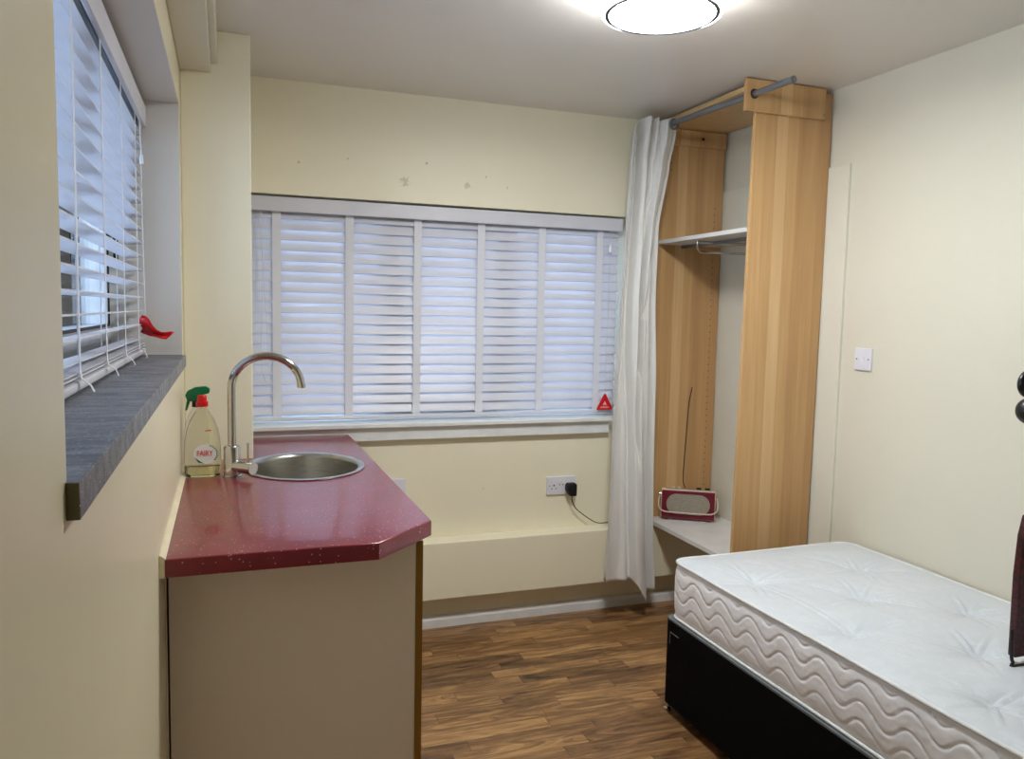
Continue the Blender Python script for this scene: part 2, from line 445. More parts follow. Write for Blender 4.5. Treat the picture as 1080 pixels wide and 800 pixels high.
# ------------------------------------------------------------------ blinds
def ribbon(bm, pts, w, axis, th=.0008):
    """flat tape of width w; pts in the plane across the blind (depth, z)"""
    pass
def tape(bm, pts, c, w, axis):
    # pts: (depth, z); c centre along the blind
    vs = []
    for d, z in pts:
        row = []
        for s in (-1, 1):
            row.append(bm.verts.new((d, c+s*w/2, z) if axis == 'y' else (c+s*w/2, d, z)))
        vs.append(row)
    for A, B in zip(vs, vs[1:]): bm.faces.new((A[0], A[1], B[1], B[0]))
def blind(name, label, axis, a0, a1, dfront, zsill, ztop, tapes, pitch, tilt, sgn, head, tails, hh):
    """sgn: +1 if the room lies towards +depth (left wall), -1 for the back wall"""
    loc = (dfront, (a0+a1)/2, zsill) if axis == 'y' else ((a0+a1)/2, dfront, zsill)
    r = thing(name, label, 'blind', loc, 0, 'white slatted window blinds')
    def B(bm, p0, p1, q0, q1, e0, e1, bev=.002):
        q0, q1 = min(q0, q1), max(q0, q1)
        if axis == 'y': box(bm, q0, q1, p0, p1, e0, e1, bev)
        else: box(bm, p0, p1, q0, q1, e0, e1, bev)
    dc = dfront - sgn*.027           # slat centre plane
    b = BM(); B(b, a0, a1, dfront-sgn*.012, dfront-sgn*.06, ztop-.045, ztop, .002); obj('headrail', b, M_grey_tube, r)
    b = BM(); B(b, a0-.004, a1+.004, dfront+sgn*.012, dfront-sgn*.002, ztop-hh, ztop+.004, .004); obj('valance', b, M_slat, r, label='plain white valance board hiding the headrail')
    # slats
    b = BM(); z = zsill+.03+pitch*.6; th = .0028; hw = .025; k = 0
    while z < ztop-hh+.01:
        t = tilt
        for (u0, v0) in ((1, 1),):
            sec = []
            for u, v in ((-1, -.5), (-.5, -.15), (.5, -.15), (1, -.5), (1, .5), (.5, .85), (-.5, .85), (-1, .5)):
                x, y = u*hw, v*th
                sec.append((x*math.cos(t)-y*math.sin(t), x*math.sin(t)+y*math.cos(t)))
            # sec x: towards the room for +, z up
            pts = [(dc+sgn*x, z+y) for x, y in sec]
            jit = random.uniform(-.0015, .0015)
            lo = [b.verts.new((p, a0+.004+jit, q) if axis == 'y' else (a0+.004+jit, p, q)) for p, q in pts]
            hi = [b.verts.new((p, a1-.004+jit, q) if axis == 'y' else (a1-.004+jit, p, q)) for p, q in pts]
            b.faces.new(lo); b.faces.new(hi[::-1])
            for i in range(8):
                j = (i+1) % 8; b.faces.new((lo[i], lo[j], hi[j], hi[i]))
        z += pitch; k += 1
    obj('slats', b, M_slat, r)
    b = BM(); B(b, a0+.003, a1-.003, dc-.026, dc+.026, zsill+.006, zsill+.024, .006)
    if tails:
        B(b, a0+.003, a1-.003, dc-.025, dc+.025, zsill+.030, zsill+.033, .001)
        B(b, a0+.003, a1-.003, dc-.0245, dc+.0245, zsill+.037, zsill+.040, .001)
    obj('bottom_rail', b, M_slat, r)
    for i, c in enumerate(tapes):
        b = BM(); w = .016 if tails else .034
        fx = dfront+sgn*.001 if tails else dc+sgn*.0125; bx = dfront-sgn*.055
        if tails:
            pts = [(fx, ztop-hh+.005), (fx, zsill+.045), (fx+.002, zsill+.03), (fx+.016, zsill+.018+.004*(i % 2)), (fx+.022, zsill+.006), (fx+.017, zsill-.001+.006)]
            tape(b, pts, c, w, axis)
            tape(b, [(bx, ztop-hh+.005), (bx, zsill+.02)], c, w, axis)
        else:
            # the tape follows the stepped front of the closed slats
            pts = [(fx, ztop-hh+.005), (fx, zsill+.008)]
            tape(b, pts, c, w, axis)
            tape(b, [(bx, ztop-hh+.005), (bx, zsill+.02)], c, w, axis)
        thick(obj('ladder_tape', b, M_tape, r), .0009)
    return r
bl1 = blind('venetian_blind', 'open white slatted blind in the left wall window above the dark sill', 'y', OY0+.02, 2.822, -.25, 1.272, 2.055,
      [.91, 1.25, 1.59, 1.93, 2.27, 2.6], .0425, math.radians(6), +1, True, True, .062)
bl2 = blind('venetian_blind', 'wide closed white slatted blind on the back wall window', 'x', .085, 1.785, 3.46, .947, 1.884,
      [.194, .495, .793, 1.086, 1.383, 1.68], .0432, math.radians(-66), -1, True, False, .056)
# pull cords
def cord(parent, pts, r=.0012):
    b = BM(); tube(b, pts, r, 6, smooth=4); obj('pull_cord', b, M_cord, parent, smooth=60)
cord(bl1, [(-.244, 2.70, 1.995), (-.243, 2.70, 1.7), (-.240, 2.705, 1.385)])
cord(bl1, [(-.244, 2.665, 1.995), (-.243, 2.67, 1.95), (-.241, 2.70, 1.88)])
b = BM(); lathe(b, [(0, .03), (.004, .028), (.006, .01), (.006, 0), (0, -.001)], -.242, 2.70, 1.86, 12); obj('cord_tassel', b, M_upvc, bl1, smooth=40)
cord(bl2, [(1.722, 3.452, 1.835), (1.722, 3.447, 1.5), (1.713, 3.443, 1.03)])
cord(bl2, [(1.74, 3.452, 1.835), (1.726, 3.447, 1.77)])
b = BM(); lathe(b, [(0, .04), (.004, .038), (.008, .012), (.008, 0), (0, -.001)], 1.722, 3.444, 1.725, 12); obj('cord_tassel', b, M_upvc, bl2, smooth=40)
cord(bl2, [(.135, 3.452, 1.835), (.137, 3.447, 1.5), (.13, 3.445, 1.2), (.15, 3.445, 1.12)])
cord(bl2, [(.125, 3.452, 1.835), (.150, 3.447, 1.4), (.165, 3.445, 1.13)])
# red child safety tags tied to the cords
t = thing('cord_warning_tag', 'twisted red tag hanging on the cord of the left blind', 'tag', (-.24, 2.705, 1.345), 0, 'red safety tags on the blind cords')
b = BM(); rows = []
for x, y, zt, zb in ((-.256, 2.712, 1.392, 1.350), (-.249, 2.705, 1.402, 1.346), (-.238, 2.698, 1.400, 1.342), (-.228, 2.693, 1.390, 1.338), (-.218, 2.690, 1.371, 1.337), (-.207, 2.690, 1.358, 1.334), (-.194, 2.694, 1.351, 1.330), (-.182, 2.699, 1.350, 1.328), (-.172, 2.704, 1.352, 1.338), (-.164, 2.708, 1.353, 1.350)):
    rows.append([b.verts.new((x+.006*math.sin(q*PI*2), y+.008*math.sin(q*5), zb+(zt-zb)*q)) for q in (0, .25, .5, .75, 1)])
for A, B in zip(rows, rows[1:]):
    for q in range(4): b.faces.new((A[q], A[q+1], B[q+1], B[q]))
thick(obj('plastic_strip', b, M_red, t, smooth=60), .001)
b = BM(); torus(b, (-.240, 2.703, 1.388), .004, .0008, 'x', 14, 6); obj('eyelet', b, M_cord, t, smooth=60)
t = thing('cord_warning_tag', 'red triangular warning tag with white mark hanging at the right end of the back blind', 'tag', (1.712, 3.435, .975), 0, 'red safety tags on the blind cords')
tz = .972; tc_ = 1.712; yy = 3.436
b = BM(); prism(b, [(tc_-.040, tz), (tc_+.040, tz), (tc_+.043, tz+.006), (tc_+.004, tz+.078), (tc_-.004, tz+.078), (tc_-.043, tz+.006)], yy, yy+.0016, 0, 'y'); obj('triangle', b, M_red, t)
b = BM(); prism(b, [(tc_-.010, tz+.024), (tc_+.010, tz+.024), (tc_, tz+.043)], yy-.0006, yy, 0, 'y')
box(b, tc_-.024, tc_+.024, yy-.0006, yy, tz+.010, tz+.0125); box(b, tc_-.018, tc_+.018, yy-.0006, yy, tz+.016, tz+.018)
obj('printed_mark', b, simple('pale_print', srgb(245, 190, 190), .5), t)

# ------------------------------------------------------------------ ceiling lamp
LX, LY = 1.148, 2.023
t = thing('ceiling_lamp', 'round white drum ceiling lamp, switched on', 'lamp', (LX, LY, ZC))
def emit(name, col, st):
    m = NT(name); m.base((.9, .9, .9, 1)); m.b.inputs['Emission Color'].default_value = col; m.b.inputs['Emission Strength'].default_value = st
    return m.m
b = BM(); lathe(b, [(0, ZC), (.12, ZC), (.12, ZC-.012), (.10, ZC-.012)], LX, LY, 0, 48); obj('ceiling_plate', b, M_upvc, t, smooth=40)
b = BM(); lathe(b, [(.171, ZC-.010), (.171, ZC-.072), (.167, ZC-.082), (.159, ZC-.083), (.156, ZC-.080), (.156, ZC-.010), (.171, ZC-.010)], LX, LY, 0, 64)
obj('drum', b, emit('lit_white_drum', (.97, .985, 1, 1), 21.0), t, smooth=40)
b = BM(); lathe(b, [(.1585, ZC-.0815), (.158, ZC-.086), (.1475, ZC-.086), (.147, ZC-.0795)], LX, LY, 0, 64); obj('trim_ring', b, simple('dark_grey_ring', srgb(74, 74, 80), .6), t, smooth=40)
b = BM(); lathe(b, [(0, ZC-.0815), (.14, ZC-.0815), (.1465, ZC-.080), (.1465, ZC-.076), (0, ZC-.076)], LX, LY, 0, 64)
obj('diffuser', b, emit('lit_diffuser', (.97, .985, 1, 1), LAMP), t, smooth=40)

# ------------------------------------------------------------------ kitchen cabinet, worktop, sink, tap
t = thing('base_cabinet', 'cream kitchen cabinet with ochre door edge under the maroon worktop', 'cabinet', (.15, 2.6, 0))
PY = 1.93
b = BM(); box(b, -.134, .444, PY, PY+.018, 0, .857, .001); obj('end_panel', b, M_cab, t)
b = BM(); box(b, XL+.0005, -.1385, PY+.001, PY+.03, 0, .857); obj('filler_strip', b, M_cab, t)
b = BM(); box(b, -.134, .44, PY+.018, 2.923, .10, .118); box(b, .084, .44, 3.30, 3.318, .10, .85); box(b, -.134, -.126, PY+.018, 2.923, .118, .85)
box(b, -.126, .44, 2.44, 2.458, .118, .70)
obj('carcass', b, M_black, t)
for (y0, y1) in ((PY+.0, 2.443), (2.447, 2.96), (2.964, 3.318)):
    b = BM(); box(b, .4455, .461, y0+.001, y1, .102, .852, .001); d = obj('door', b, M_cab, t)
    b = BM(); box(b, .4445, .462, y0-.0015, y0+.0008, .101, .853, .0004); obj('door_edging', b, M_ochre, d, label='ochre edging of the cabinet door')
    b = BM(); ym = y1-.05 if y0 < 2 else y0+.05
    tube(b, [(.461, ym, .65), (.485, ym, .655), (.485, ym, .765), (.461, ym, .77)], .005, 10, smooth=5); obj('handle', b, M_chrome, d, smooth=50)
b = BM(); box(b, .425, .4435, PY+.02, 3.318, 0, .098); obj('plinth', b, M_cab, t)
b = BM(); box(b, .4443, .4605, PY+.0015, PY+.012, 0, .1005); obj('edge_strip', b, M_ochre, t, label='ochre strip at the foot of the cabinet edge')

# worktop with a hole for the bowl
SXc, SYc, SA, SB = .24, 2.735, .185, .225
def worktop():
    out = [(-.1300, 1.785), (.324, 1.785), (.487, 1.947), (.482, 3.396), (.0815, 3.396), (.0815, 2.924), (-.1300, 2.924)]
    z0, z1 = .860, .900
    b = BM(); n = 48
    ov = [Vector((p[0], p[1], z1)) for p in out]
    # densify the outline
    po = []
    for i in range(len(ov)):
        a, c = ov[i], ov[(i+1) % len(ov)]; k = max(1, int((c-a).length/.08))
        po += [a.lerp(c, j/k) for j in range(k)]
    for zz, fl in ((z1, 1), (z0, 0)):
        vo = [b.verts.new((p.x, p.y, zz)) for p in po]
        vi = [b.verts.new((SXc+SA*math.cos(2*PI*k/n), SYc+SB*math.sin(2*PI*k/n), zz)) for k in range(n)]
        eo = [b.edges.new((vo[i], vo[(i+1) % len(vo)])) for i in range(len(vo))]
        ei = [b.edges.new((vi[i], vi[(i+1) % n])) for i in range(n)]
        bmesh.ops.triangle_fill(b, edges=eo+ei, use_beauty=True)
        if fl: VO, VI = vo, vi
        else:
            for A, B in ((VO, vo), (VI, vi)):
                for i in range(len(A)):
                    j = (i+1) % len(A); b.faces.new((A[i], A[j], B[j], B[i]))
    bmesh.ops.recalc_face_normals(b, faces=b.faces)
    es = [e for e in b.edges if len(e.link_faces) == 2 and e.calc_face_angle(0) > .5 and abs(e.verts[0].co.z-e.verts[1].co.z) < 1e-5 and e.verts[0].co.z > .89
          and not (abs(((e.verts[0].co.x-SXc)/SA)**2+((e.verts[0].co.y-SYc)/SB)**2-1) < .02)]
    bmesh.ops.bevel(b, geom=es, offset=.004, segments=3, profile=.5, affect='EDGES')
    return b
w_ = tag(obj('worktop', worktop(), M_top, smooth=35), 'maroon sparkle worktop with a clipped front corner on the cream cabinet', 'worktop')
b = BM()
prism(b, [(-.1415, .9), (-.1415, .909), (-.137, .908), (-.128, .9005), (-.1305, .9005), (-.1305, .860), (-.1415, .860)], 1.783, 2.924, 0, 'y')
co_ = struct('trim_4', b, simple('cream_sealant', srgb(236, 224, 190), .5, bump=(60, .6)), 'cream sealant along the worktop and left wall')

t = thing('sink', 'oval stainless steel bowl set into the maroon worktop', 'sink', (SXc, SYc, .9))
b = BM()
prof = [(1.075, .9005), (1.08, .9035), (1.06, .905), (1.0, .9045), (.965, .900), (.955, .890), (.94, .80), (.90, .765), (.80, .752), (.45, .748), (.2, .746), (.2, .743), (.45, .745), (.81, .749), (.92, .762), (.965, .80), (.975, .896), (1.0, .9005)]
lathe(b, [(r, z) for r, z in prof], SXc, SYc, 0, 72, SA, SB); obj('bowl', b, M_steel, t, smooth=50)
b = BM(); lathe(b, [(0, .7475), (.03, .7475), (.038, .749), (.042, .7485), (.042, .742), (0, .742)], SXc, SYc, 0, 32); obj('waste', b, M_chrome, t, smooth=40)

TX, TY = .009, 2.625
t = thing('mixer_tap', 'tall chrome swan neck tap with a side lever beside the sink bowl', 'tap', (TX, TY, .9))
b = BM(); lathe(b, [(0, .9), (.029, .9), (.029, .904), (.0255, .906), (.0255, .992), (.022, .998), (.0135, 1.0), (0, 1.0)], TX, TY, 0, 40); obj('body', b, M_chrome, t, smooth=35)
b = BM()
pts = [(TX, TY, .995), (TX, TY, 1.10), (TX, TY, 1.19)]
cx_, r_ = TX+.106, .106
zc_ = 1.182
for k in range(1, 19):
    a = PI - k*math.radians(166)/18
    pts.append((cx_+r_*math.cos(a), TY, zc_+r_*.93*math.sin(a)))
pts.append((pts[-1][0]+.003, TY, pts[-1][2]-.018))
tube(b, pts, .0125, 20); sp = obj('spout', b, M_chrome, t, smooth=50)
e = pts[-1]
b = BM(); cyl(b, (e[0]+.0005, TY, e[2]-.003), .0140, .014, 'z', 24, .002); obj('aerator', b, M_chrome, sp, smooth=40)
b = BM(); tube(b, [(TX+.010, TY-.012, .934), (TX+.060, TY-.062, .934)], .0195, 28); hb = obj('handle', b, M_chrome, t, smooth=40)
b = BM(); tube(b, [(TX+.0601, TY-.0622, .934), (TX+.0612, TY-.0636, .934)], .0185, 28); obj('end_cap', b, simple('satin_chrome', srgb(220, 218, 214), .45, .8), hb, smooth=40)
b = BM(); tube(b, [(TX+.046, TY-.050, .950), (TX+.046, TY-.047, 1.012)], .0035, 12); obj('lever', b, M_chrome, hb, smooth=40)

# bottles
def pet(name, tint, rough=.04):
    m = NT(name); m.set(Roughness=rough, IOR=1.30); m.b.inputs['Transmission Weight'].default_value = 1.0
    m.base(tint); return m.m
M_pet = pet('clear_plastic', srgb(246, 247, 240))
M_label = simple('label_white', srgb(232, 234, 232), .35, var=.01)
M_green = simple('green_plastic', srgb(8, 110, 66), .3)
def ell_bottle(bm, cx, cy, prof, seg=40):
    # prof: (half width x, half depth y, z)
    rings = []
    for rx, ry, z in prof:
        rings.append([bm.verts.new((cx+rx*math.copysign(abs(math.cos(a))**.8, math.cos(a)), cy+ry*math.copysign(abs(math.sin(a))**.8, math.sin(a)), z)) for a in (2*PI*k/seg for k in range(seg))])
    for A, B in zip(rings, rings[1:]):
        for k in range(seg):
            j = (k+1) % seg; bm.faces.new((A[k], A[j], B[j], B[k]))
    bm.faces.new(rings[0][::-1]); bm.faces.new(rings[-1])
FX, FY = -.078, 2.645
t = thing('washing_up_bottle', 'clear washing-up liquid bottle with red cap and round label beside the tap', 'bottle', (FX, FY, .9))
profb = [(.044, .022, .9005), (.0515, .026, .904), (.0535, .027, .925), (.0545, .0275, .96), (.054, .0275, .99), (.052, .027, 1.02), (.046, .026, 1.05), (.036, .024, 1.078), (.024, .020, 1.100), (.015, .015, 1.114), (.013, .013, 1.122)]
b = BM(); ell_bottle(b, FX, FY, profb); ob = obj('bottle', b, M_pet, t, smooth=50)
b = BM(); ell_bottle(b, FX, FY, [(.040, .019, .906), (.048, .023, .908), (.0505, .0245, .925), (.0505, .0245, .935), (.049, .0235, .936)])
obj('liquid', b, pet('soap_liquid', srgb(226, 224, 190)), ob, smooth=50)
b = BM(); lathe(b, [(0, 1.121), (.0155, 1.121), (.0165, 1.124), (.0165, 1.136), (.013, 1.139), (.0125, 1.154), (.0105, 1.157), (0, 1.157)], FX, FY, 0, 28, 1.1, 1); obj('cap', b, M_red, t, smooth=35)
# label: disc ring, swoosh, lettering on the front face (towards the viewer, -y)
lb_y = FY-.0283
def disc(bm, cx, cz, rx, rz, y, th=.0004, seg=36):
    prism(bm, [(cx+rx*math.cos(2*PI*k/seg), cz+rz*math.sin(2*PI*k/seg)) for k in range(seg)], y, y+th, 0, 'y')
b = BM(); disc(b, FX+.010, .975, .036, .031, lb_y); lab = obj('label', b, M_label, t)
b = BM()
for k in range(9):
    a = math.radians(-38+k*13); R1 = .0325
    c0 = (FX+.010+R1*math.cos(a)*1.02, .975+R1*.88*math.sin(a))
    prism(b, [(c0[0]+.0045*math.cos(a+q), c0[1]+.0032*math.sin(a+q)) for q in (0, 2.1, 4.2)], lb_y-.0004, lb_y, 0, 'y')
prism(b, [(FX-.024, .966), (FX-.012, .949), (FX+.006, .945), (FX-.008, .954), (FX-.018, .962)], lb_y-.0004, lb_y, 0, 'y')
obj('label_leaves', b, M_green, lab)
tb = text_bm('FAIRY', .0215); bmesh.ops.transform(tb, matrix=Matrix.Translation((FX+.007, lb_y-.0006, .977)) @ Matrix.Rotation(PI/2, 4, 'X') @ Matrix.Scale(.86, 4, (1, 0, 0)) @ Matrix.Scale(1.18, 4, (0, 1, 0)), verts=tb.verts)
obj('lettering', tb, M_red, lab)
b = BM(); prism(b, [(FX+.008, 1.046), (FX+.026, 1.0475), (FX+.026, 1.0505), (FX+.008, 1.0495)], FY-.0274, FY-.0270, 0, 'y'); obj('neck_print', b, M_red, t)

t = thing('spray_bottle', 'clear spray bottle with green trigger head behind the washing-up bottle', 'bottle', (-.097, 2.735, .9))
b = BM(); ell_bottle(b, -.095, 2.735, [(.036, .022, .9005), (.041, .026, .904), (.042, .027, .95), (.042, .027, 1.02), (.036, .024, 1.06), (.024, .018, 1.09), (.014, .014, 1.106), (.013, .013, 1.112)]); obj('bottle', b, M_pet, t, smooth=50)
b = BM(); lathe(b, [(0, 1.11), (.016, 1.11), (.016, 1.128), (.011, 1.131), (0, 1.131)], -.095, 2.735, 0, 24); obj('collar', b, M_black, t, smooth=35)
b = BM(); prism(b, [(-.124, 1.128), (-.088, 1.128), (-.082, 1.148), (-.058, 1.154), (-.056, 1.168), (-.068, 1.176), (-.100, 1.174), (-.124, 1.162), (-.131, 1.148)], 2.724, 2.746, .003, 'y'); hd = obj('spray_head', b, M_green, t, smooth=35)
b = BM(); prism(b, [(-.124, 1.15), (-.116, 1.152), (-.117, 1.125), (-.126, 1.098), (-.131, 1.10), (-.126, 1.13)], 2.729, 2.741, .001, 'y'); obj('trigger', b, M_green, hd)

# ------------------------------------------------------------------ wardrobe
t = thing('open_wardrobe', 'tall open maple wardrobe without doors in the right corner', 'wardrobe', (2.1, 3.04, 0))
YN, YW = 2.669, 3.418
b = BM(); prism(b, [(1.922, 0), (2.292, 0), (2.3085, 2.0), (2.3085, 2.335), (1.946, 2.335)], YN, YN+.018, .001, 'y'); obj('side_panel', b, M_maple, t)
b = BM(); prism(b, [(1.93, .4375), (2.305, .4375), (2.305, 2.31), (1.95, 2.31)], YW-.018, YW, 0, 'y'); far = obj('side_panel', b, M_maple, t)
b = BM(); cyl(b, (2.262, YW-.0185, .52), .0026, .001, 'y', 8); ph0 = obj('peg_hole', b, M_black, far)
for k in range(1, 54):
    z = .52+k*.032 if k < 46 else 2.0+(k-46)*.032; x = 0 if k < 46 else -.252
    if abs(z-1.78) < .03 or z > 2.22 or (x and z < 2.12): continue
    c = ph0.copy(); C.objects.link(c); c.location = ph0.location+Vector((x, 0, z-.52))
b = BM(); box(b, 1.93, 2.303, YW-.034, YW-.018, 2.245, 2.318); obj('rear_batten', b, M_maple_h, t)
b = BM(); cyl(b, (2.17, YW-.035, 2.282), .007, .003, 'y', 16); obj('screw_cap', b, M_black, t)
b = BM(); box(b, 1.934, 2.305, YN+.018, YW, 2.322, 2.342, .001); obj('top_panel', b, M_mapleedge, t)
b = BM(); box(b, 1.885, 2.264, YN-.018, YN-.0005, 2.226, 2.348, .002); cp = obj('cross_piece', b, M_maple_h, t, label='short horizontal maple board fixed across the top of the side panel')
b = BM(); torus(b, (1.921, YN-.018, 2.291), .016, .003, 'y', 24, 8); obj('rod_hole_rim', b, M_black, cp, smooth=60)
b = BM(); cyl(b, (2.255, YN-.0185, 2.243), .003, .002, 'y', 12); obj('screw', b, M_chrome, cp)
M_shelf = simple('white_melamine', srgb(226, 224, 220), .35)
b = BM(); box(b, 1.948, 2.306, YN+.018, YW-.018, 1.772, 1.79, .001); obj('shelf', b, M_shelf, t, label='white upper shelf')
b = BM(); box(b, 1.936, 2.304, YN+.018, YW, .417, .437, .001); obj('shelf', b, M_shelf, t, label='white lower shelf')
# pull-out hanging rail below the upper shelf
b = BM(); box(b, 2.08, 2.10, YN+.05, YW-.02, 1.758, 1.772, .001); rl = obj('rail_runner', b, M_grey_tube, t)
b = BM(); tube(b, [(2.00, 3.13, 1.769), (2.0, 3.13, 1.735), (2.012, 3.13, 1.722), (2.26, 3.13, 1.722), (2.275, 3.13, 1.735), (2.275, 3.13, 1.769)], .006, 10); tube(b, [(2.0, 3.13, 1.766), (2.275, 3.13, 1.766)], .007, 10)
obj('hanging_rail', b, M_chrome, rl, smooth=50)

# curtain rod through the cross piece
t = thing('curtain_rod', 'grey metal curtain rod along the top front of the wardrobe', 'curtain rod', (1.92, 2.9, 2.29))
b = BM(); tube(b, [(1.868, 3.405, 2.288), (1.922, 2.66, 2.291), (1.930, 2.438, 2.291)], .0125, 20); obj('rod', b, M_grey_tube, t, smooth=50)
b = BM(); cyl(b, (1.930, 2.437, 2.291), .0128, .006, 'y', 20, .001); obj('end_cap', b, M_grey_tube, t, smooth=40)
b = BM(); cyl(b, (1.868, 3.417, 2.288), .026, .02, 'y', 24, .003); obj('wall_flange', b, M_grey_tube, t, smooth=40)

# ------------------------------------------------------------------ curtain
t = thing('curtain', 'white cotton curtain bunched at the end of the grey rod beside the wardrobe', 'curtain', (1.78, 3.24, .1))
def interp(tab, z):
    for (z0, *v0), (z1, *v1) in zip(tab, tab[1:]):
        if z0 >= z >= z1:
            k = (z0-z)/(z0-z1); k = k*k*(3-2*k)*.5+k*.5
            return [a+(c-a)*k for a, c in zip(v0, v1)]
    return list(tab[0][1:]) if z > tab[0][0] else list(tab[-1][1:])
LR = [(2.32, 1.735, 1.925), (2.25, 1.722, 1.925), (2.10, 1.71, 1.897), (1.83, 1.700, 1.855), (1.5, 1.682, 1.852), (1.135, 1.667, 1.868), (.8, 1.664, 1.872), (.42, 1.655, 1.885), (.1, 1.640, 1.908)]
CRE = [  # creases: (z, position across) ..., depth, soft side, sharp side
    ([(2.33, .20), (1.8, .30), (1.3, .36), (.8, .44), (0, .50)], .050, .10, .022),
    ([(2.33, .40), (1.9, .44), (1.5, .50), (1.1, .66), (.6, .78), (0, .83)], .052, .025, .10),
    ([(2.33, .58), (2.0, .60), (1.5, .62), (1.0, .55), (.7, .60)], .034, .07, .018),
    ([(2.30, .08), (1.9, .14), (1.5, .24), (1.2, .30), (1.0, .33)], .026, .05, .016),
    ([(2.05, .92), (1.8, .78), (1.55, .68), (1.3, .62)], .024, .014, .06),
    ([(1.9, .86), (1.4, .86), (.9, .90), (0, .93)], .026, .016, .05),
    ([(1.6, .10), (1.3, .16), (1.05, .12)], .012, .03, .012),
    ([(.55, .20), (.38, .30), (.30, .40)], .010, .02, .05),
]
b = BM(); NU, NV = 190, 190; rows = []
for j in range(NV+1):
    v = j/NV; row = []
    for i in range(NU+1):
        s = i/NU
        zb = .198-.02*s if s < .54 else (.165-.17*(s-.54)/.2*.9 if s < .74 else .045+.5*(s-.80) if s > .84 else .012+.045*(s-.74)*6)
        zb = .198-.015*s if s < .50 else .190-.105*min(1, (s-.50)/.26) if s < .76 else .085+.045*(s-.76)/.24
        zt = 2.318-.012*math.sin(s*PI*4.0)**2+.0*s
        if s < .2: zt -= .05*(1-s/.2)**2
        z = zt+(zb-zt)*v
        L, R_ = interp(LR, z); L -= .010
        wob = .015*math.sin(z*3.1+1)*math.sin(s*PI)
        x = L+(R_-L)*s+wob*.6
        d = 0
        for tab, dep, wl, wr in CRE:
            if not tab[-1][0] <= z <= tab[0][0]: continue
            c = interp(tab, z)[0]+.012*math.sin(z*7+dep*900)
            endf = min(1, (tab[0][0]-z)/.15+.25 if tab[0][0] < 2.2 else 1, (z-tab[-1][0])/.15+.0 if tab[-1][0] > .2 else 1)
            u = s-c
            d += dep*endf*math.exp(-(u/(wl if u < 0 else wr))**2)
        d += .016*math.sin(2*PI*(s*1.3+.05*math.sin(z*2)))-.012
        if z > 2.0: d += .011*math.sin(2*PI*s*5.5+1)*(z-2.0)/.3*(1 if s < .6 else .3)
        mid = math.exp(-((s-.55)/.24)**2)*math.exp(-((z-1.45)/.5)**2)
        d += mid*(.006*math.sin(s*52+z*5)+.006*noise.noise(Vector((s*7, z*1.6, 8))))
        d += .007*noise.noise(Vector((s*4, z*1.2, 1.3)))+.0016*noise.noise(Vector((s*10, z*6, 5)))
        y = 3.225+d*1.25
        row.append(b.verts.new((x, y, z)))
    rows.append(row)
for A, B in zip(rows, rows[1:]):
    for i in range(NU): b.faces.new((A[i], A[i+1], B[i+1], B[i]))
cl = thick(obj('cloth', b, M_curtain, t, smooth=180), .0012)
# two more gathered layers behind the first
for q, (dy, dx, zz) in enumerate(((.045, .02, .20), (.085, .03, .17))):
    b = BM(); rows = []
    for j in range(61):
        v = j/60; row = []
        for i in range(61):
            s = i/60; z = 2.305+(zz-2.305)*v; L, R_ = interp(LR, z)
            x = L+.035+(R_-L-.05)*s; d = .016*math.sin(2*PI*(s*3.3+q*.4+.12*math.sin(z*2.9)))
            row.append(b.verts.new((x, min(3.322, 3.235+dy+d*.8) , z)))
        rows.append(row)
    for A, B in zip(rows, rows[1:]):
        for i in range(60): b.faces.new((A[i], A[i+1], B[i+1], B[i]))
    thick(obj('cloth_fold', b, M_curtain, t, smooth=180), .0012)
for y in (3.205,):
    b = BM(); torus(b, (1.880, 3.172, 2.281), .021, .0045, 'y', 28, 10); obj('eyelet', b, M_grey_tube, t, smooth=60)
# hem seam
b = BM(); pts = []

# ------------------------------------------------------------------ divan bed
RB = math.radians(.7)
bx, by = 1.497, 2.432
MW, ML = .80, 1.90      # width, length (length runs towards -y)
t = thing('divan_base', 'black fabric divan bed base under the white mattress', 'bed base', (bx, by, 0), RB)
def rrect(x0, x1, y0, y1, r, n=8):
    pts = []
    for cx, cy, a0 in ((x1-r, y1-r, 0), (x0+r, y1-r, 90), (x0+r, y0+r, 180), (x1-r, y0+r, 270)):
        for k in range(n+1):
            a = math.radians(a0+90*k/n); pts.append((cx+r*math.cos(a), cy+r*math.sin(a)))
    return pts
b = BM(); prism(b, rrect(-.014, MW-.004, -ML, .008, .03), .035, .345, .004); obj('body', b, M_divan, t, local=True)
b = BM(); prism(b, rrect(-.0125, MW-.005, -ML+.001, .0065, .03), .3445, .352, .0015); obj('top_ticking', b, M_divtop, t, local=True, label='grey ticking on top of the divan')
for (x, y) in ((.004, -.006), (.03, -.96), (.03, -1.87), (MW-.04, -.03), (MW-.04, -.96), (MW-.04, -1.87)):
    b = BM(); lathe(b, [(0, 0), (.013, 0), (.0145, .008), (.009, .013), (.007, .037), (0, .037)], x, y, 0, 20); obj('foot', b, M_chrome, t, smooth=40, local=True)
for y0, dr in ((-.035, -1), (-.975, -1)):
    b = BM()
    tube(b, [(-.0155, y0, .262), (-.0155, y0, .305), (-.0155, y0+dr*.055, .305)], .0014, 8); obj('drawer_corner', b, M_grey_tube, t, smooth=50, local=True, label='grey corner piece on the divan side')

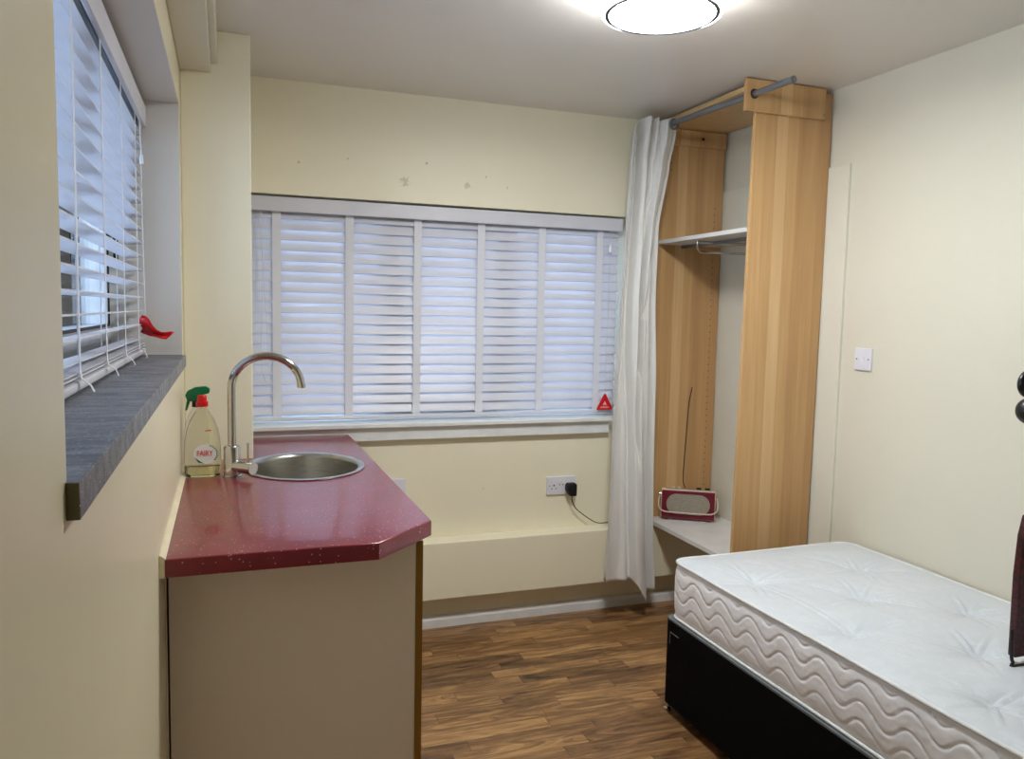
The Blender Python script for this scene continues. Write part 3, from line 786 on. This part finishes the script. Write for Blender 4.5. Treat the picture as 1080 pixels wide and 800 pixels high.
t = thing('mattress', 'white tufted single mattress with wavy quilted sides on the black divan base', 'mattress', (bx, by, .352), RB)
MH = .206; Rr = .055
tufts = []
for k in range(5):
    tufts += [(.145, -.29-.43*k), (.60, -.28-.43*k), (.37, -.505-.43*k)]
tufts = [(x+.012*math.sin(y*9), y) for x, y in tufts if y > -ML+.1]
rnd = random.Random(3)
tray = [[((q+.5)*PI/3.5+rnd.uniform(-.35, .35), rnd.uniform(.07, .19), rnd.uniform(.5, 1)) for q in range(7)] for _ in tufts]
def topz(x, y):
    e = min(x, MW-x, -y, y+ML)
    z = .016*(1-math.exp(-max(0, e)/.05))+.004
    for (tx, ty), rays in zip(tufts, tray):
        dx, dy = x-tx, y-ty; d = math.hypot(dx, dy)
        if d > .26: continue
        z -= .022*math.exp(-(d/.034)**1.1)+.010*math.exp(-(d/.12)**2)
        a = math.atan2(dy, dx)
        for (ra, ln, am) in rays:
            da = (a-ra+PI) % (2*PI)-PI
            off = abs(da)*d
            if abs(da) < 1.2 and d < ln*1.3:
                fall = math.exp(-(off/.006)**2)*math.exp(-(d/ln)**3)
                z += am*(.0050*fall)-am*.0050*math.exp(-((off-.010)/.007)**2)*math.exp(-(d/ln)**3)
    z += .0022*noise.noise(Vector((x*9, y*9, 0)))+.001*noise.noise(Vector((x*30, y*30, 3)))
    return z
b = BM(); nx, ny = 130, 300
def clampround(x, y):
    # pull grid corners onto the rounded corners
    r = Rr
    for cx, cy, sx, sy in ((r, -r, -1, 1), (MW-r, -r, 1, 1), (r, -ML+r, -1, -1), (MW-r, -ML+r, 1, -1)):
        ux, uy = (x-cx)*sx, (y-cy)*sy
        if ux > 0 and uy > 0:
            m_ = max(ux, uy); d = math.hypot(ux, uy)
            if d > 1e-9: k = m_/d; return cx+sx*ux*k, cy+sy*uy*k
    return x, y
rows = []
for j in range(ny+1):
    row = []
    for i in range(nx+1):
        x, y = clampround(MW*i/nx, -ML*j/ny)
        row.append(b.verts.new((x, y, MH-.006+topz(x, y))))
    rows.append(row)
for A, B in zip(rows, rows[1:]):
    for i in range(nx): b.faces.new((A[i], B[i], B[i+1], A[i+1]))
obj('top_panel', b, M_damask, t, smooth=180, local=True)
# border: runs round the rounded outline, puffed, with three wavy stitch lines
def outline(n):
    segs = []
    P = rrect(0, MW, -ML, 0, Rr, 10); P = P+[P[0]]
    L = [0]
    for a, c in zip(P, P[1:]): L.append(L[-1]+math.hypot(c[0]-a[0], c[1]-a[1]))
    out = []; k = 0
    for i in range(n):
        s = L[-1]*i/n
        while L[k+1] < s: k += 1
        f = (s-L[k])/max(1e-9, L[k+1]-L[k])
        x = P[k][0]+(P[k+1][0]-P[k][0])*f; y = P[k][1]+(P[k+1][1]-P[k][1])*f
        out.append((x, y, s))
    return out, L[-1]
on, per = outline(900); nw = round(per/.153); PHW = .25-.966*nw/per
b = BM(); nv = 64; rings = []
for j in range(nv+1):
    v = j/nv; z = .006+(MH-.010)*v; ring = []
    for i, (x, y, s) in enumerate(on):
        xa, ya, _ = on[i-1]; xb, yb, _ = on[(i+1) % len(on)]
        tx, ty = xb-xa, yb-ya; l = math.hypot(tx, ty); nx_, ny_ = ty/l, -tx/l
        w = .105*math.sin(2*PI*(s*nw/per+PHW))+.012*math.sin(4*PI*(s*nw/per+PHW)+.6)
        puff = .010*(1-abs(2*v-1)**4)
        g = 1
        for c0 in (-.04, .21, .46, .71, .96):
            dd = (v-(c0+w))*MH
            g = min(g, 1-math.exp(-(abs(dd)/.0026)**1.2))
        edge = min(1, min(v, 1-v)/.05)
        q = puff+(-.0044*(1-g)+.0015)*edge
        q += .0008*noise.noise(Vector((s*60, v*14, 0)))
        ring.append(b.verts.new((x+nx_*q-nx_*.006, y+ny_*q-ny_*.006, z)))
    rings.append(ring)
n = len(on)
for A, B in zip(rings, rings[1:]):
    for i in range(n):
        j = (i+1) % n; b.faces.new((A[i], A[j], B[j], B[i]))
b.faces.new(rings[0][::-1])
obj('side_border', b, M_border, t, smooth=180, local=True)
for z, r in ((MH-.003, .0052), (.0055, .005)):
    b = BM(); tube(b, [(x, y, z+.0010*math.sin(s*9)+(.001 if z > .1 else 0)) for x, y, s in on[::3]], r, 10, closed=True)
    obj('piping', b, M_piping, t, smooth=60, local=True)

# ------------------------------------------------------------------ maroon holder at the right edge of the picture
t = thing('wire_rack', 'black wire rack with scrolled ends holding a maroon patterned panel on the mattress', 'rack', (1.95, 1.41, .558))
m = NT('maroon_patterned_leather'); m.set(Roughness=.4); v = m.n('ShaderNodeTexVoronoi', feature='DISTANCE_TO_EDGE'); m.l(m.coord((1, 1, 1)), v.inputs['Vector']); v.inputs['Scale'].default_value = 55
m.base(m.ramp(v.outputs['Distance'], [(.02, srgb(28, 8, 10)), (.12, srgb(74, 12, 20))])); m.bump(v.outputs['Distance'], .4, .004); M_maroon = m.m

# ------------------------------------------------------------------ radio, cables, sockets
M_radio = simple('maroon_leatherette', srgb(112, 10, 38), .4, bump=(200, .15))
M_creamp = simple('cream_plastic', srgb(214, 196, 176), .4)
t = thing('portable_radio', 'maroon portable radio with oval speaker grille standing on the lower wardrobe shelf', 'radio', (2.10, 3.28, .437), math.radians(-32))
w2, h2, d2 = .130, .142, .045
tilt = Matrix.Rotation(math.radians(-7), 4, 'X')
def rad(bm): bmesh.ops.transform(bm, matrix=Matrix.Translation((0, 0, .008)) @ tilt, verts=bm.verts); return bm
b = BM(); box(b, -w2, w2, 0, d2*2, 0, h2, .006, 3); obj('case', rad(b), M_creamp, t, local=True, smooth=35)
b = BM(); box(b, -w2+.004, w2-.004, -.004, .003, .002, h2-.006, .002); fp = obj('front_panel', rad(b), M_radio, t, local=True)
def stadium(cx, cz, hw, hh, n=14):
    pts = []
    for s, a0 in ((1, -90), (-1, 90)):
        for k in range(n+1):
            a = math.radians(a0+180*k/n); pts.append((cx+s*(hw-hh)+hh*math.cos(a), cz+hh*math.sin(a)))
    return pts
b = BM(); prism(b, stadium(.0, .072, .104, .049), -.0065, -.003, .001, 'y')
m = NT('speaker_mesh'); m.set(Roughness=.6); v = m.n('ShaderNodeTexVoronoi'); m.l(m.coord(), v.inputs['Vector']); v.inputs['Scale'].default_value = 350
m.base(m.ramp(v.outputs['Distance'], [(.2, srgb(112, 104, 92)), (.5, srgb(160, 152, 136))])); M_mesh = m.m
obj('speaker_grille', rad(b), M_mesh, fp, local=True)
b = BM(); pts = [(-w2-.004, .02, .115), (-w2-.010, .0, .085), (-w2-.008, -.012, .052), (-w2+.012, -.016, .036), (-w2+.05, -.018, .032), (w2-.05, -.018, .032), (w2-.012, -.016, .036), (w2+.008, -.012, .052), (w2+.010, .0, .085), (w2+.004, .02, .115)]
tube(b, pts, .0035, 10, smooth=5); obj('carry_handle', rad(b), M_creamp, t, local=True, smooth=60)
for s in (-1, 1):
    b = BM(); cyl(b, (s*(w2+.004), .02, .115), .009, .01, 'x', 16, .001); obj('handle_pivot', rad(b), M_chrome, t, local=True, smooth=40)
b = BM(); box(b, -w2+.02, w2-.02, .015, .05, h2, h2+.003, .001); ctl = obj('control_panel', rad(b), M_chrome, t, local=True)
for x, r in ((-.075, .010), (-.045, .010), (.05, .012), (.09, .012)):
    b = BM(); cyl(b, (x, .032, h2+.007), r, .009, 'z', 16, .001); obj('knob', rad(b), M_creamp if x < 0 else M_black, ctl, local=True, smooth=40)
for x in (-.10, .10):
    b = BM(); box(b, x-.008, x+.008, .004, .055, -.006, .003, .001); obj('foot', rad(b), M_radio, t, local=True)

def socket_plate(bm, cx, cz, w, h, y): box(bm, cx-w/2, cx+w/2, y-.010, y, cz-h/2, cz+h/2, .003, 3)
def pins(bm, cx, cz, y):
    box(bm, cx-.003, cx+.003, y-.0004, y, cz+.006, cz+.014); box(bm, cx-.014, cx-.008, y-.0004, y, cz-.008, cz-.004); box(bm, cx+.008, cx+.014, y-.0004, y, cz-.008, cz-.004)
sx, sz = 1.487, .617
t = thing('double_socket', 'white double wall socket below the back window with a black plug in it', 'socket', (sx, YB, sz))
b = BM(); socket_plate(b, sx, sz, .146, .086, YB); pl = obj('plate', b, M_plate, t, smooth=35)
b = BM(); pins(b, sx-.038, sz-.008, YB-.010)
for q in (-.0085, .0085): box(b, sx+q-.003, sx+q+.003, YB-.0104, YB-.010, sz+.002, sz+.0055)
box(b, sx-.062, sx-.058, YB-.0104, YB-.010, sz-.002, sz+.002)
obj('pin_holes', b, M_black, pl)
for q in (-.0105, .0105):
    b = BM(); box(b, sx+q-.0065, sx+q+.0065, YB-.014, YB-.0095, sz+.010, sz+.032, .0015); obj('rocker_switch', b, M_upvc, t)
t = thing('mains_plug', 'black plug with thin cable in the right half of the double socket', 'plug', (sx+.042, YB-.01, sz-.01))
b = BM(); prism(b, [(sx+.018, sz+.004), (sx+.026, sz+.014), (sx+.062, sz+.014), (sx+.068, sz+.004), (sx+.066, sz-.048), (sx+.034, sz-.048), (sx+.018, sz-.018)], YB-.046, YB-.0105, .005, 'y', 3); pg = obj('plug_body', b, M_black, t, smooth=40)
b = BM(); tube(b, [(sx+.048, YB-.03, sz-.046), (sx+.050, YB-.03, sz-.075), (sx+.075, YB-.03, sz-.115), (sx+.14, YB-.03, sz-.165), (sx+.19, YB-.03, sz-.190), (sx+.25, YB-.028, sz-.192), (sx+.36, YB-.02, sz-.195), (1.925, YB-.03, .426)], .0022, 8, smooth=6); obj('cable', b, M_black, t, smooth=60)
t = thing('aerial_socket', 'small white wall socket just behind the right edge of the worktop', 'socket', (.695, YB, .645))
b = BM(); socket_plate(b, .693, .645, .086, .086, YB); pl = obj('plate', b, M_plate, t, smooth=35)
b = BM(); cyl(b, (.693, YB-.0105, .645), .006, .002, 'y', 16); obj('outlet', b, M_black, pl)
t = thing('radio_aerial_wire', 'thin dark wire hanging down the far maple side panel to the radio', 'wire', (2.18, 3.39, .9))
b = BM(); tube(b, [(2.172, 3.396, 1.08), (2.155, 3.393, 1.0), (2.145, 3.39, .85), (2.135, 3.385, .72), (2.125, 3.372, .62), (2.125, 3.35, .585)], .0022, 8, smooth=6); obj('wire', b, M_black, t, smooth=60)
# switch plate on the right wall
t = thing('wall_switch', 'small square white switch plate on the right wall beside the thin board', 'switch', (XR, 2.43, 1.28))
b = BM(); box(b, XR-.009, XR, 2.387, 2.473, 1.237, 1.323, .003, 3); pl = obj('plate', b, M_plate, t, smooth=35)
b = BM(); box(b, XR-.013, XR-.0085, 2.422, 2.436, 1.268, 1.292, .0015); obj('rocker_switch', b, M_upvc, t)
for y in (2.400, 2.460):
    b = BM(); cyl(b, (XR-.0095, y, 1.28), .0032, .002, 'x', 12); obj('screw', b, M_grey_tube, pl)

# wire rack geometry
rk = bpy.data.objects['wire_rack']
def R3(px, py, dist):
    pass
x0, y0 = 1.876, 1.40
b = BM(); prism(b, [(x0, .585), (x0+.30, .585), (x0+.30, .96), (x0+.045, .96), (x0+.014, .95), (x0+.002, .90), (x0-.004, .80)], y0, y0+.022, .005, 'y', 3); obj('panel', b, M_maroon, rk, smooth=35)
b = BM()
tube(b, [(x0-.012, y0+.004, .66), (x0-.014, y0, .60), (x0-.010, y0-.003, .577), (x0+.01, y0-.005, .567), (x0+.30, y0-.005, .567)], .0045, 10, smooth=5)
tube(b, [(x0+.30, y0-.005, .567), (x0+.31, y0, .60), (x0+.31, y0+.01, 1.15)], .0045, 10, smooth=5)
obj('wire_frame', b, M_blackw, rk, smooth=60)
# scroll ends
b = BM(); torus(b, (1.858, y0+.005, 1.285), .025, .010, 'y', 28, 12); tube(b, [(1.866, y0+.005, 1.272), (1.95, y0+.005, 1.235), (x0+.31, y0+.01, 1.14)], .0055, 10, smooth=6); obj('scroll', b, M_blackw, rk, smooth=60)
b = BM(); lathe(b, [(0, -.034)]+[(.034*math.cos(a), .034*math.sin(a)) for a in (math.radians(q) for q in range(-75, 90, 15))]+[(0, .034)], 1.872, y0+.005, 1.217, 24)
tube(b, [(1.87, y0+.005, 1.205), (1.96, y0+.005, 1.17), (x0+.31, y0+.01, 1.10)], .0055, 10, smooth=6); obj('finial', b, M_blackw, rk, smooth=60)
